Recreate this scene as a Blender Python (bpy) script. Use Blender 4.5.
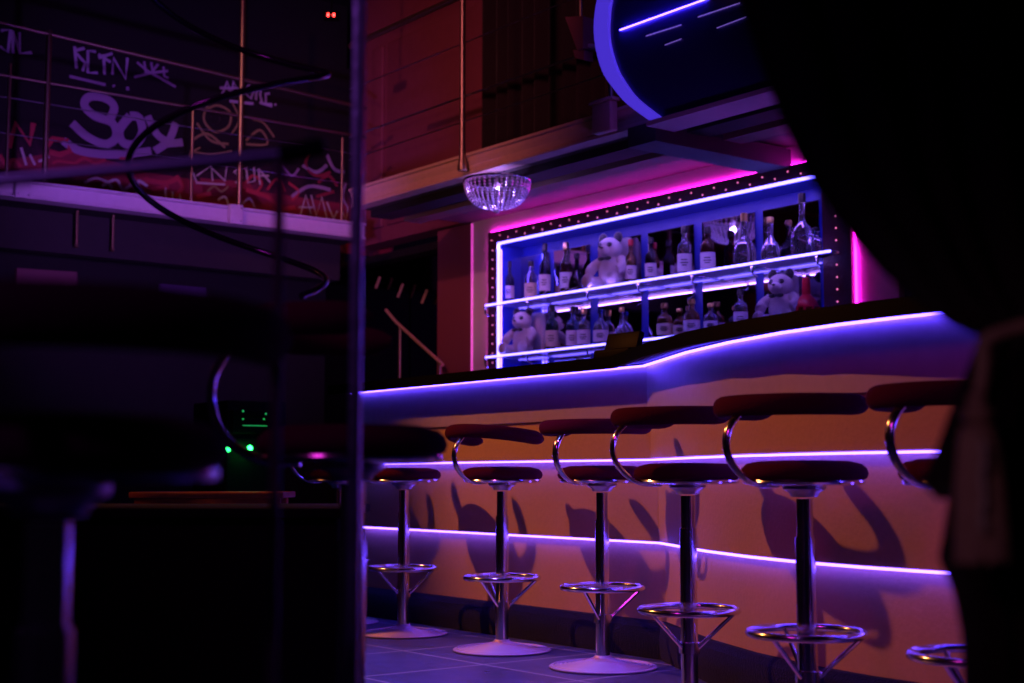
import bpy, bmesh, math, random
from mathutils import Vector, Matrix, Euler
random.seed(7)
S = bpy.context.scene
for o in list(bpy.data.objects): bpy.data.objects.remove(o, do_unlink=True)
COL = S.collection
# ---------------------------------------------------------------- camera
CAMZ = 0.77
TILT = math.atan(136.5/1422.2)
cd = bpy.data.cameras.new('camera'); cd.lens = 50; cd.sensor_width = 36; cd.clip_start = .05
cd.dof.use_dof = True; cd.dof.focus_distance = 5.6; cd.dof.aperture_fstop = 2.8
cam = bpy.data.objects.new('camera', cd); COL.objects.link(cam)
cam.location = (0, 0, CAMZ); cam.rotation_euler = (math.pi/2+TILT, 0, 0)
S.camera = cam
# ---------------------------------------------------------------- world, exposure
w = bpy.data.worlds.new('world'); S.world = w; w.use_nodes = True
w.node_tree.nodes['Background'].inputs[0].default_value = (.25, .1, .5, 1)
w.node_tree.nodes['Background'].inputs[1].default_value = .004
S.view_settings.view_transform = 'Standard'; S.view_settings.look = 'None'
S.view_settings.exposure = .12; S.view_settings.gamma = 1; S.view_settings.use_curve_mapping = False
# ---------------------------------------------------------------- room axes: V runs to the right-back, U to the left-back
A = math.radians(38); CA, SA = math.cos(A), math.sin(A)
def loc(V, U, Z): return Vector((V*CA-U*SA, V*SA+U*CA, Z))
def toVU(p): return (p[0]*CA+p[1]*SA, -p[0]*SA+p[1]*CA)
F = 1422.2; CT, ST = math.cos(TILT), math.sin(TILT)
def ray(px, py):
    a = (px-512)/F; b = (341.5-py)/F
    return Vector((a, CT-b*ST, ST+b*CT))
def onV(px, py, V):
    r = ray(px, py); t = V/(r.x*CA+r.y*SA); p = r*t
    return (V, -p.x*SA+p.y*CA, p.z+CAMZ)
def onU(px, py, U):
    r = ray(px, py); t = U/(-r.x*SA+r.y*CA); p = r*t
    return (p.x*CA+p.y*SA, U, p.z+CAMZ)
def UatV(px, V, Z):
    a = (px-512); dz = Z-CAMZ
    return (F*V*CA-a*V*SA*CT-a*dz*ST)/(F*SA+a*CA*CT)
def VatU(px, U, Z):
    a = (px-512); dz = Z-CAMZ      # F(V c - U s) = a((V s+U c)ct + dz st)
    return (F*U*SA+a*(U*CA*CT+dz*ST))/(F*CA-a*SA*CT)
def onY(px, py, y):
    r = ray(px, py); p = r*(y/r.y); return Vector((p.x, p.y, p.z+CAMZ))
def onZ(px, py, z):
    r = ray(px, py); p = r*((z-CAMZ)/r.z); return Vector((p.x, p.y, z))

# ---------------------------------------------------------------- lights
def aim(o, p): o.rotation_euler = (Vector(p)-o.location).to_track_quat('-Z', 'Y').to_euler()
def spot(name, p, t, col, e, size=40, blend=.5, r=.05):
    l = bpy.data.lights.new(name, 'SPOT'); l.energy = e; l.color = col; l.spot_size = math.radians(size); l.spot_blend = blend; l.shadow_soft_size = r
    o = bpy.data.objects.new(name, l); COL.objects.link(o); o.location = p; aim(o, t); return o
def area(name, p, t, col, e, sx, sy):
    l = bpy.data.lights.new(name, 'AREA'); l.shape = 'RECTANGLE'; l.size = sx; l.size_y = sy; l.energy = e; l.color = col
    o = bpy.data.objects.new(name, l); COL.objects.link(o); o.location = p; aim(o, t); return o
spot('amber_spotlight', (-4.5, 6.9, 4.25), (.35, 5.7, .6), (1, .28, .07), 600, 44, .6, .05)
spot('red_spotlight', (-3.0, 4.0, 4.7), loc(6.6, 9.0, 3.4), (1, .22, .30), 330, 44, .8, .08)
spot('amber_gallery_fill', (-1.6, 3.4, 1.4), loc(5.3, 8.2, 2.75), (1, .33, .18), 170, 26, .9, .05)  # added fill warming the cream fascia, no known fixture
spot('amber_post_fill', (-1.6, 3.0, 3.9), tuple(onU(28, 100, 9.85)), (1, .45, .2), 420, 12, .8, .08)  # unseen lamp added to gild the left railing posts
spot('red_graffiti_spotlight', (-2.2, 7.6, 1.9), loc(-.2, 11.2, 2.9), (1, .10, .20), 150, 50, .9, .1)
spot('amber_graffiti_spotlight', (-2.2, 6.5, 4.7), onY(240, 150, 12), (1, .45, .18), 60, 18, .9, .1)
spot('violet_graffiti_spotlight', (-1.2, 6.0, 1.7), onY(200, 205, 11), (.42, .13, 1), 480, 46, .9, .1)
spot('blue_floor_spotlight', (-1.2, 4.6, 4.7), (-.35, 5.7, 0), (.07, .11, 1), 700, 24, .8, .15)
spot('pink_floor_spotlight', (-1.4, 4.0, 4.4), (.0, 5.9, 0), (1, .15, .6), 90, 22, .8, .12)
spot('violet_soffit_fill', (1.2, 5.6, 1.5), loc(5.6, 7.4, 2.7), (.42, .07, 1), 20, 80, .9, .1)  # extra light from below, added to turn the soffit purple
spot('violet_shadow_fill', (-2.2, 1.0, 3.4), (.9, 5.0, .5), (.7, .03, .6), 70, 50, .9, .4)  # added fill that tints the stool shadows
spot('violet_near_fill', (-1.6, -.5, 2.6), (-.45, 1.6, 1.1), (.38, .10, 1), 24, 40, .9, .1)  # added to brighten the close rail, source unseen
spot('amber_rod_fill', (-1.2, 3.6, 2.3), tuple(onY(415, 310, 10.2)), (1, .42, .2), 160, 9, .7, .04)  # added to bring out glints on the slanted rods
spot('red_bench_fill', (-1.6, 5.6, 1.5), (-2.2, 7.05, .65), (1, .15, .05), 9, 30, .7, .04)  # small unseen light added to brighten the bench front
spot('rose_curtain_fill', (-.5, .1, 1.3), (.43, 1.28, .8), (1, .4, .55), 7, 22, .9, .1)  # added beside the camera so the tassel shows

# ---------------------------------------------------------------- materials
MATS = {}
def mat(name, col, rough=.5, metal=0, trans=0, spec=.5, emit=None, es=0, bump=0, bscale=40, var=0, sheen=0, ior=1.45, alpha=1):
    if name in MATS: return MATS[name]
    m = bpy.data.materials.new(name); m.use_nodes = True; nt = m.node_tree
    b = nt.nodes['Principled BSDF']
    b.inputs['Base Color'].default_value = (*col, 1); b.inputs['Roughness'].default_value = rough
    b.inputs['Metallic'].default_value = metal; b.inputs['Transmission Weight'].default_value = trans
    b.inputs['Specular IOR Level'].default_value = spec; b.inputs['IOR'].default_value = ior
    b.inputs['Sheen Weight'].default_value = sheen; b.inputs['Alpha'].default_value = alpha
    if emit: b.inputs['Emission Color'].default_value = (*emit, 1); b.inputs['Emission Strength'].default_value = es
    if bump or var:
        tc = nt.nodes.new('ShaderNodeTexCoord'); nz = nt.nodes.new('ShaderNodeTexNoise'); nz.inputs['Scale'].default_value = bscale; nz.inputs['Detail'].default_value = 5
        nt.links.new(tc.outputs['Object'], nz.inputs['Vector'])
        if bump:
            bp = nt.nodes.new('ShaderNodeBump'); bp.inputs['Strength'].default_value = bump; bp.inputs['Distance'].default_value = .01
            nt.links.new(nz.outputs['Fac'], bp.inputs['Height']); nt.links.new(bp.outputs['Normal'], b.inputs['Normal'])
        if var:
            mx = nt.nodes.new('ShaderNodeMix'); mx.data_type = 'RGBA'
            mx.inputs['A'].default_value = (*[c*(1-var) for c in col], 1); mx.inputs['B'].default_value = (*[min(1, c*(1+var)) for c in col], 1)
            nt.links.new(nz.outputs['Fac'], mx.inputs['Factor']); nt.links.new(mx.outputs['Result'], b.inputs['Base Color'])
    MATS[name] = m; return m
def led(name, col, s):
    return mat(name, (.8, .8, .8), emit=col, es=s)
LEDV = led('violet_led', (.085, .042, 1), 18)
LEDW = led('white_violet_led', (.13, .095, 1), 9)
LEDM = led('magenta_led', (1, .01, .72), 16)
CHROME = mat('chrome', (.75, .72, .78), .16, 1)
STEEL = mat('brushed_steel', (.5, .48, .52), .32, 1)
BRASS = mat('brass_post', (.45, .33, .24), .42, 1)
VELVET = mat('maroon_velvet', (.075, .003, .026), .95, sheen=.0, bump=.3, bscale=120, spec=.1)
BLACKPLASTIC = mat('black_plastic', (.003, .003, .004), .6, spec=.08)
BLACKGLOSS = mat('black_gloss', (.0015, .0015, .003), .5, spec=.06, bump=.05, bscale=9)
BARFRONT = mat('bar_front_laminate', (.62, .38, .20), .45, bump=.12, bscale=60, var=.08)
BARTOPPANEL = mat('bar_upper_panel', (.62, .50, .52), .35, metal=.3, bump=.1, bscale=25, var=.08)
BLUEFUR = mat('blue_black_carpet', (.003, .006, .032), .95, sheen=.15, bump=1, bscale=160, var=.5, spec=.1)
WHITEWALL = mat('white_plaster', (.7, .66, .68), .7, bump=.15, bscale=30)
DARKWALL = mat('dark_wall', (.010, .009, .010), .8, bump=.2, bscale=12, var=.3)
MAROON = mat('maroon_panel', (.30, .07, .10), .65, bump=.1, bscale=18, var=.15)
CREAM = mat('cream_moulding', (.62, .40, .32), .55, bump=.1, bscale=20, var=.1)
PALE = mat('pale_painted_steel', (.60, .50, .58), .5, bump=.1, bscale=20, var=.1)
SOFFIT = mat('soffit_paint', (.09, .07, .07), .7, bump=.1, bscale=10, var=.2)
CONC = mat('soffit_dark', (.02, .017, .018), .8, bump=.2, bscale=10, var=.2)
MIRROR = mat('mirror', (.55, .5, .6), .03, 1)
DMIRROR = mat('dark_mirror', (.10, .08, .11), .10, 1)
BLUELIT = mat('blue_lit_panel', (.025, .04, .40), .35)  # blue of the strip light put into the panel colour
FROST = mat('frosted_shelf_glass', (.55, .5, .8), .25, trans=.35)
PLUSH = mat('white_plush', (.60, .54, .58), .95, sheen=.5, bump=1, bscale=140, var=.1)
BPLUSH = mat('black_plush', (.02, .02, .03), .95, sheen=.5, bump=1, bscale=140)
BLACKCLOTH = mat('black_drape', (.03, .018, .025), .9, sheen=.15, bump=.3, bscale=60, spec=.1)
DRAPE = mat('near_black_velvet_curtain', (.010, .004, .006), .95, sheen=.08, bump=.3, bscale=90, spec=.05)
ROPE = mat('dark_bronze_cord', (.25, .15, .13), .6, bump=.6, bscale=80)
CRYSTAL = mat('crystal_bead', (.8, .72, 1), .10, metal=.35, trans=.3)
ROD = mat('rod_brass', (.8, .5, .3), .5, .6)
GOLD = mat('gold_trim', (.7, .45, .2), .3, 1)

# ---------------------------------------------------------------- geometry collectors
class MB:
    def __init__(s): s.v = []; s.f = []
    def add(s, vs, fs):
        n = len(s.v); s.v += [tuple(v) for v in vs]; s.f += [tuple(i+n for i in f) for f in fs]; return s
    def box(s, a, b):
        x0, x1 = sorted((a[0], b[0])); y0, y1 = sorted((a[1], b[1])); z0, z1 = sorted((a[2], b[2]))
        return s.add([(x0,y0,z0),(x1,y0,z0),(x1,y1,z0),(x0,y1,z0),(x0,y0,z1),(x1,y0,z1),(x1,y1,z1),(x0,y1,z1)],
              [(0,3,2,1),(4,5,6,7),(0,1,5,4),(1,2,6,5),(2,3,7,6),(3,0,4,7)])
    def rbox(s, a, b, r=.01):
        bm = bmesh.new(); bmesh.ops.create_cube(bm, size=1)
        c = [(a[i]+b[i])/2 for i in range(3)]; d = [abs(a[i]-b[i]) for i in range(3)]
        for v in bm.verts: v.co = Vector((c[0]+v.co.x*d[0], c[1]+v.co.y*d[1], c[2]+v.co.z*d[2]))
        bmesh.ops.bevel(bm, geom=bm.edges[:], offset=min(r, min(d)*.45), segments=3, affect='EDGES', profile=.5)
        s.bm(bm); return s
    def bm(s, bm):
        bm.verts.index_update(); s.add([v.co[:] for v in bm.verts], [[v.index for v in f.verts] for f in bm.faces]); bm.free(); return s
    def lathe(s, prof, n=32, c=(0, 0, 0), cap=True):
        vs = []; fs = []
        for r, z in prof:
            for i in range(n):
                a = 2*math.pi*i/n; vs.append((c[0]+r*math.cos(a), c[1]+r*math.sin(a), c[2]+z))
        for k in range(len(prof)-1):
            for i in range(n): j = (i+1) % n; fs.append((k*n+i, k*n+j, (k+1)*n+j, (k+1)*n+i))
        if cap:
            fs.append(tuple(range(n))[::-1]); fs.append(tuple((len(prof)-1)*n+i for i in range(n)))
        return s.add(vs, fs)
    def tube(s, pts, r, n=10, r2=None, closed=False, up=Vector((0, 0, 1)), ends=True, radii=None):
        """r across, r2 along 'up' (elliptic)"""
        pts = [Vector(p) for p in pts]; N = len(pts); vs = []; fs = []; r2 = r if r2 is None else r2
        prev = None
        for i, p in enumerate(pts):
            if closed: t = pts[(i+1) % N]-pts[i-1]
            else: t = pts[min(i+1, N-1)]-pts[max(i-1, 0)]
            t.normalize()
            u = up-t*up.dot(t)
            if u.length < .05: u = (prev if prev is not None else Vector((1, 0, 0))); u = u-t*u.dot(t)
            u.normalize()
            if prev is not None and u.dot(prev) < 0 and abs(u.dot(prev)) > .3: u = -u
            prev = u; sd = t.cross(u)
            k = radii[i] if radii else 1
            for j in range(n):
                a = 2*math.pi*j/n; vs.append(p+sd*(math.cos(a)*r*k)+u*(math.sin(a)*r2*k))
        M = N if closed else N-1
        for i in range(M):
            for j in range(n):
                a = i*n+j; b = i*n+(j+1) % n; c = ((i+1) % N)*n+(j+1) % n; d = ((i+1) % N)*n+j
                fs.append((a, b, c, d))
        if not closed and ends: fs.append(tuple(range(n))[::-1]); fs.append(tuple((N-1)*n+j for j in range(n)))
        return s.add(vs, fs)
    def ball(s, c, r, sub=2, rot=None):
        bm = bmesh.new(); bmesh.ops.create_icosphere(bm, subdivisions=sub, radius=1)
        rr = (r, r, r) if not hasattr(r, '__len__') else r
        for v in bm.verts:
            q = Vector((v.co.x*rr[0], v.co.y*rr[1], v.co.z*rr[2]))
            if rot: q = rot @ q
            v.co = q+Vector(c)
        return s.bm(bm)
    def prism(s, poly, z0, z1):
        n = len(poly); vs = [(p[0], p[1], z0) for p in poly]+[(p[0], p[1], z1) for p in poly]
        fs = [tuple(range(n))[::-1], tuple(range(n, 2*n))]+[(i, (i+1) % n, n+(i+1) % n, n+i) for i in range(n)]
        return s.add(vs, fs)
    def grid(s, rows, closed=False):
        n = len(rows[0]); vs = [p for r in rows for p in r]
        fs = []
        for i in range(len(rows)-1):
            for j in range(n if closed else n-1):
                k = (j+1) % n; fs.append((i*n+j, i*n+k, (i+1)*n+k, (i+1)*n+j))
        return s.add(vs, fs)
def smooth_pts(pts, k=6):
    P = [Vector(p) for p in pts]; out = []
    for i in range(len(P)-1):
        p0 = P[max(i-1, 0)]; p1 = P[i]; p2 = P[i+1]; p3 = P[min(i+2, len(P)-1)]
        for j in range(k):
            t = j/k; out.append(.5*((2*p1)+(-p0+p2)*t+(2*p0-5*p1+4*p2-p3)*t*t+(-p0+3*p1-3*p2+p3)*t**3))
    out.append(P[-1]); return out
def link(name, mb, m, parent=None, off=(0, 0, 0), smooth=True, room=True, kind=None, sharp=.7):
    me = bpy.data.meshes.new(name)
    me.from_pydata([(v[0]-off[0], v[1]-off[1], v[2]-off[2]) for v in mb.v], [], mb.f); me.update()
    bm = bmesh.new(); bm.from_mesh(me); bmesh.ops.recalc_face_normals(bm, faces=bm.faces)
    if smooth:
        for f in bm.faces: f.smooth = True
        for e in bm.edges:
            if len(e.link_faces) == 2 and e.calc_face_angle(0) > sharp: e.smooth = False
    bm.to_mesh(me); bm.free()
    me.materials.append(m)
    o = bpy.data.objects.new(name, me); COL.objects.link(o)
    if parent: o.parent = parent
    elif room: o.location = loc(*off); o.rotation_euler = (0, 0, A)
    else: o.location = off
    if kind: o['kind'] = kind
    return o
def tag(o, label, cat, group=None):
    o['label'] = label; o['category'] = cat
    if group: o['group'] = group
    return o
def thing(name, base, label, cat, group=None, room=True, rz=0):
    o = bpy.data.objects.new(name, None); COL.objects.link(o); o.empty_display_size = .1
    if room: o.location = loc(*base); o.rotation_euler = (0, 0, A)
    else: o.location = base; o.rotation_euler = (0, 0, rz)
    return tag(o, label, cat, group)
def copy_tree(o, parent=None):
    c = o.copy(); COL.objects.link(c); c.parent = parent
    for ch in list(o.children): copy_tree(ch, c)
    return c

# ================================================================= SETTING
ZM = 2.72            # underside of the gallery
VR = 5.35            # fascia line of the right gallery
UL = 9.87            # fascia line of the left gallery
VW = 6.62            # back wall
VWW = 6.39           # white wall front, with the niche of the bottle display cut into it
UWL = 11.25          # graffiti wall
UEND = UatV(352, VR, ZM)      # end of right gallery
# floor with tiles
def floor_mat():
    m = bpy.data.materials.new('floor_tiles'); m.use_nodes = True; nt = m.node_tree; b = nt.nodes['Principled BSDF']
    tc = nt.nodes.new('ShaderNodeTexCoord'); br = nt.nodes.new('ShaderNodeTexBrick')
    br.offset = 0; br.inputs['Scale'].default_value = 1; br.inputs['Brick Width'].default_value = .6; br.inputs['Row Height'].default_value = .6
    br.inputs['Mortar Size'].default_value = .008; br.inputs['Mortar Smooth'].default_value = .3
    br.inputs['Color1'].default_value = (.07, .08, .15, 1); br.inputs['Color2'].default_value = (.09, .10, .18, 1); br.inputs['Mortar'].default_value = (.42, .40, .44, 1)
    nz = nt.nodes.new('ShaderNodeTexNoise'); nz.inputs['Scale'].default_value = 3; nz.inputs['Detail'].default_value = 8
    rp = nt.nodes.new('ShaderNodeMapRange'); rp.inputs['To Min'].default_value = .18; rp.inputs['To Max'].default_value = .5
    nt.links.new(tc.outputs['Object'], br.inputs['Vector']); nt.links.new(tc.outputs['Object'], nz.inputs['Vector'])
    nt.links.new(nz.outputs['Fac'], rp.inputs['Value']); nt.links.new(rp.outputs['Result'], b.inputs['Roughness'])
    nt.links.new(br.outputs['Color'], b.inputs['Base Color'])
    return m
fl = link('floor', MB().box((-3, -3, -.1), (9, 13, 0)), floor_mat(), smooth=False, kind='structure')
link('ceiling', MB().box((-3, -3, 5.2), (9, 13, 5.3)), DARKWALL, kind='structure')
# back wall: lower white part behind the bottles, dark mirrored part to its left, upper maroon part
UWa = UatV(472, VWW, 2.2); UWb = UatV(897, VWW, 2.2)
NL, NR = UatV(498, 6.35, 2.3)+.012, UatV(822, 6.35, 2.3)-.012
link('wall_back', MB().box((VWW, NL, 0), (VW+.2, UWa, ZM)).box((VWW, UWb, 0), (VW+.2, NR, ZM)).box((VWW, NR, 2.512), (VW+.2, NL, ZM)).box((VWW, NR, 0), (VW+.2, NL, 1.49)).box((VW+.001, NR, 1.49), (VW+.2, NL, 2.512)), WHITEWALL, kind='structure', off=(VWW, UWa, 0))
link('wall_back_right', MB().box((VWW+.05, 2.5, 0), (VW+.2, UWb, ZM)), mat('dark_blue_wall', (.05, .07, .2), .6), kind='structure')
UC = UatV(459, VW, 2.2)
link('wall_back_left', MB().box((VW+.05, UWa, 0), (VW+.2, UWL, ZM)), DARKWALL, kind='structure')
link('wall_upper', MB().box((VW+.1, 2.5, ZM+.12), (VW+.3, UatV(354, VW+.1, 3.5), 5.2)), MAROON, kind='structure')
link('wall_left', MB().box((-3, UWL, 0), (VW+.2, UWL+.2, 5.2)), DARKWALL, kind='structure')
# trim column left of the white wall
link('trim_1', MB().box((VWW+.02, UWa, 0), (VW+.2, UC, ZM)), mat('maroon_column', (.25, .06, .1), .5), kind='structure')

# right gallery: slab and cornice profile (V outwards is smaller)
def extr_U(prof, u0, u1):           # profile in (V,Z) extruded along U
    n = len(prof); vs = [(p[0], u0, p[1]) for p in prof]+[(p[0], u1, p[1]) for p in prof]
    return MB().add(vs, [tuple(range(n)), tuple(range(n, 2*n))[::-1]]+[(i, (i+1) % n, n+(i+1) % n, n+i) for i in range(n)])
def extr_V(prof, v0, v1):           # profile in (U,Z) extruded along V
    n = len(prof); vs = [(v0, p[0], p[1]) for p in prof]+[(v1, p[0], p[1]) for p in prof]
    return MB().add(vs, [tuple(range(n)), tuple(range(n, 2*n))[::-1]]+[(i, (i+1) % n, n+(i+1) % n, n+i) for i in range(n)])
link('trim_2', MB().box((VR+.10, 2.8, ZM), (VW+.3, UEND, ZM+.12)), SOFFIT, kind='structure')
corn = [(VR-.03, ZM+.135), (VR-.03, ZM+.118), (VR-.012, ZM+.112), (VR-.008, ZM+.09), (VR+.004, ZM+.06), (VR+.004, ZM+.03), (VR-.004, ZM+.018), (VR-.004, ZM), (VR+.10, ZM), (VR+.10, ZM+.135)]
link('trim_3', extr_U(corn, 2.8, UEND), CREAM, kind='structure', smooth=False)
# soffit beams under right gallery
link('trim_4', MB().box((VR+.16, 2.8, ZM-.05), (VR+.34, UEND, ZM)), CONC, kind='structure')
link('trim_5', MB().box((VR+.45, 2.8, ZM-.05), (VR+.60, UEND, ZM)), mat('brown_beam', (.20, .13, .10), .7, bump=.2, bscale=15), kind='structure')
0 and link('trim_6', MB().box((VR+.72, 2.8, ZM-.02), (VWW-.06, UEND, ZM)), CONC, kind='structure')
# cross beam to the wall, seen edge-on right of the bar shelves
ub = UatV(632, VR-.05, ZM-.12)
link('trim_7', MB().box((VR-.08, ub-.22, ZM-.13), (VWW-.02, ub, ZM-.02)), mat('dark_cross_beam', (.05, .04, .05), .6), kind='structure')
# left gallery
link('trim_8', MB().box((-3, UL+.10, ZM), (VatU(352, UL, ZM)+.1, UWL, ZM+.12)), CONC, kind='structure')
cl = [(UL-.05, ZM+.13), (UL-.05, ZM+.115), (UL-.02, ZM+.108), (UL-.02, ZM+.022), (UL-.05, ZM+.012), (UL-.05, ZM), (UL+.10, ZM), (UL+.10, ZM+.13)]
VLE = VatU(352, UL, ZM)+.1
link('trim_9', extr_V(cl, -3, VLE), PALE, kind='structure', smooth=False)
for px in (22, 235):
    v = VatU(px, UL-.06, ZM)
    bz = thing('fascia_bracket', (v, UL-.05, ZM), 'pale square bracket plate on the graffiti gallery edge, '+('far left at the frame edge' if px < 100 else 'under the tall brass railing post'), 'bracket')
    b0 = MB().rbox((v-.055, UL-.09, ZM-.01), (v+.055, UL-.04, ZM+.14), .006)
    link('plate', b0, PALE, bz, (v, UL-.05, ZM))
    for i in (-1, 1):
        for j in (-1, 1): link('bolt', MB().ball((v+i*.035, UL-.092, ZM+.065+j*.05), .008, 1), STEEL, bz, (v, UL-.05, ZM))

# ================================================================= BAR COUNTER
c0 = Vector((.60, 6.13)); u2 = Vector((-SA, CA))
pL = Vector((-.884, 8.11))
path = [pL, c0]+[Vector(p) for p in [(.705, 5.46), (.805, 5.06), (.93, 4.72), (1.06, 4.47), (1.20, 4.26), (1.36, 4.06), (1.56, 3.84), (1.8, 3.6), (2.2, 3.25)]]
def offset_path(pts, d):
    # positive d = towards the guests
    out = []
    for i, p in enumerate(pts):
        ns = []
        for a, b in ((i-1, i), (i, i+1)):
            if a < 0 or b >= len(pts): continue
            t = (pts[b]-pts[a]).normalized(); ns.append(Vector((t.y, -t.x)))   # right-hand normal
        n = ns[0] if len(ns) == 1 else (ns[0]+ns[1]).normalized()/max(.5, (ns[0]+ns[1]).normalized().dot(ns[0]))
        out.append(p+n*d)
    return out
# direction check: path goes from far left to near right, guests are on the right-hand side (towards camera)
def band(z0, z1, f, b):
    a = offset_path(path, f); c = offset_path(path, b)
    n = len(a); mb = MB(); vs = []
    for p in a: vs += [(p.x, p.y, z0), (p.x, p.y, z1)]
    for p in c: vs += [(p.x, p.y, z0), (p.x, p.y, z1)]
    fs = []
    for i in range(n-1):
        q = 2*i; r = 2*n+2*i
        fs += [(q, q+2, q+3, q+1), (r, r+1, r+3, r+2), (q+1, q+3, r+3, r+1), (q, r, r+2, q+2)]
    fs += [(0, 1, 2*n+1, 2*n), (2*n-2, 4*n-2, 4*n-1, 2*n-1)]
    return mb.add(vs, fs)
# find sign: guests side must be nearer camera (origin)
SG = 1 if offset_path(path, .1)[0].length < path[0].length else -1
bar = thing('bar_counter', (.58, 6.05, 0), 'long bar counter with glossy black top, stepped front and purple light strips', 'bar counter', room=False)
bo = (.58, 6.05, 0)
def B(z0, z1, f, b): return band(z0, z1, SG*f, SG*b)
link('upper_panel', B(1.035, 1.255, .02, -.10), BARTOPPANEL, bar, bo, sharp=.3)
link('middle_panel', B(.855, 1.035, .005, -.10), BARFRONT, bar, bo, sharp=.3)
link('front_panel', B(.50, .8545, -.03, -.12), BARFRONT, bar, bo, sharp=.3)
link('front_panel', B(.15, .4995, -.06, -.14), BARFRONT, bar, bo, sharp=.3)
# carpeted foot: rounded
def foot():
    prof = [(-.10, 0), (-.035, 0), (-.028, .04), (-.026, .09), (-.034, .13), (-.05, .155), (-.07, .165), (-.10, .168)]
    rows = []
    for f, z in prof: rows.append([(p.x, p.y, z) for p in offset_path(path, SG*f)])
    return MB().grid(rows)
link('carpeted_foot', foot(), BLUEFUR, bar, bo, sharp=.3)
link('counter_edge', B(1.237, 1.262, .19, .165), BLACKGLOSS, bar, bo)
link('countertop', B(1.262, 1.287, .19, -.50), BLACKGLOSS, bar, bo)
link('top_support', B(1.20, 1.262, -.10, -.45), BLACKPLASTIC, bar, bo)
link('back_panel', B(0, 1.2, -.14, -.45), BLACKPLASTIC, bar, bo)
for z, f in ((1.251, .034), (.8475, .0), (.4925, -.035)):
    o = link('light_strip', B(z-.004, z+.004, f+.006, f-.004), LEDV, bar, bo); o['label'] = 'glowing violet light strip'

# ================================================================= STOOLS
def arc(cx, cy, r, a0, a1, n, z=0): return [(cx+r*math.cos(a0+(a1-a0)*i/n), cy+r*math.sin(a0+(a1-a0)*i/n), z) for i in range(n+1)]
def make_stool(label, dz=0, tilt=0, ringdz=0, pd=0):
    """back of the stool points to local -X"""
    t = thing('bar_stool', (0, 0, 0), label, 'bar stool', 'bar stools along the counter', room=False)
    # base: shallow trumpet disc with ridges
    pr = [(0.0, 0), (.205, 0), (.218, .003), (.22, .008), (.214, .012)]
    r = .205
    while r > .07:
        h = .010+.030*((.22-r)/.19)**1.3
        pr += [(r, h), (r-.005, h+.0045), (r-.010, h+.001)]; r -= .017
    pr += [(.045, .040), (.036, .046), (.033, .052), (0, .052)]
    link('base', MB().lathe(pr, 48, cap=False), mat('ridged_base_metal', (.62, .48, .60), .55, .5), t)
    link('column', MB().lathe([(.029, .045), (.029, .60+dz), (.024, .60+dz), (.024, .71+dz), (.0, .71+dz)], 24), CHROME, t)
    ring = MB().tube([(.165*math.cos(a*math.pi/24), .165*math.sin(a*math.pi/24), .325+ringdz) for a in range(48)], .0115, 10, closed=True)
    fr = link('footrest', ring, CHROME, t)
    for i in range(3):
        a = math.radians(75+i*120); c, s = math.cos(a), math.sin(a)
        link('strut', MB().tube([(.158*c, .158*s, .32+ringdz), (.030*c, .030*s, .20+ringdz)], .007, 8), CHROME, fr)
    link('collar', MB().lathe([(.0291, .18+ringdz), (.036, .182+ringdz), (.036, .218+ringdz), (.0291, .22+ringdz)], 24, cap=False), CHROME, fr)
    link('seat_mount', MB().lathe([(0, .715+dz), (.038, .715+dz), (.045, .728+dz), (.062, .738+dz), (.064, .75+dz), (0, .75+dz)], 28, cap=False), STEEL, t)
    link('seat_rim', MB().lathe([(0, .748+dz), (.14, .748+dz), (.172, .752+dz), (.176, .758+dz), (.172, .766+dz), (0, .766+dz)], 40, cap=False), CHROME, t)
    link('seat', MB().lathe([(0, .762+dz), (.165, .762+dz), (.179, .770+dz), (.184, .782+dz), (.180, .798+dz), (.165, .811+dz), (.13, .819+dz), (.07, .821+dz), (0, .821+dz)], 44, cap=False), VELVET, t)
    # back tube (flat chrome bar bent in a C)
    R0 = .225
    tp = smooth_pts([(-.10, 0, .750+dz), (-.165, 0, .752+dz), (-.215, 0, .772+dz), (-.258, 0, .815+dz), (-.274, 0, .865+dz+pd*.4), (-.262, 0, .915+dz+pd*.7), (-.215, 0, .965+dz+pd)], 5)
    link('back_tube', MB().tube(tp, .015, 12, r2=.009, up=Vector((1, 0, .01))), CHROME, t)
    pts = arc(0, 0, R0, math.radians(180-108), math.radians(180+108), 40)
    pts = [Vector((p[0]-.012, p[1], .975+dz+pd-tilt*(p[0]+.2))) for p in pts]
    rad = [1]*41
    for i, kk in enumerate((.30, .72, .93)): rad[i] = kk; rad[40-i] = kk
    link('backrest', MB().tube(pts, .026, 14, r2=.031, radii=rad), VELVET, t)
    return t
stools = [
 (onZ(339, 622, 0), 205, 0, .0, 'bar stool mostly hidden behind the steel post, only footring and base edge showing'),
 (onZ(403, 634.5, 0), 207, 0, .0, 'bar stool whose seat is hidden by the blurred black seat, farthest fully standing'),
 (onZ(502, 651, 0), 220, 0, .13, 'maroon bar stool with backrest sloping down to the right, left of bar corner'),
 (onZ(603, 668, 0), 224, 0, .0, 'maroon bar stool just left of the bar corner, wide round base in full view'),
 (onZ(689, 610, .325), 198, 0, .0, 'maroon bar stool just right of the bar corner, its base cut by the frame'),
 (onZ(807, 633, .325), 207, 0, .0, 'large near maroon bar stool with long straight-topped backrest and purple-lit seat edge'),
 (onZ(978, 656, .325), 208, 0, .0, 'bar stool half hidden by the dark curtain at the right'),
]
for i, (p, rz, dz, tl, lab) in enumerate(stools):
    t = make_stool(lab, dz, tl)
    t.location = (p.x, p.y-(.05 if i == 0 else 0), 0); t.rotation_euler = (0, 0, math.radians(rz-180))
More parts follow.
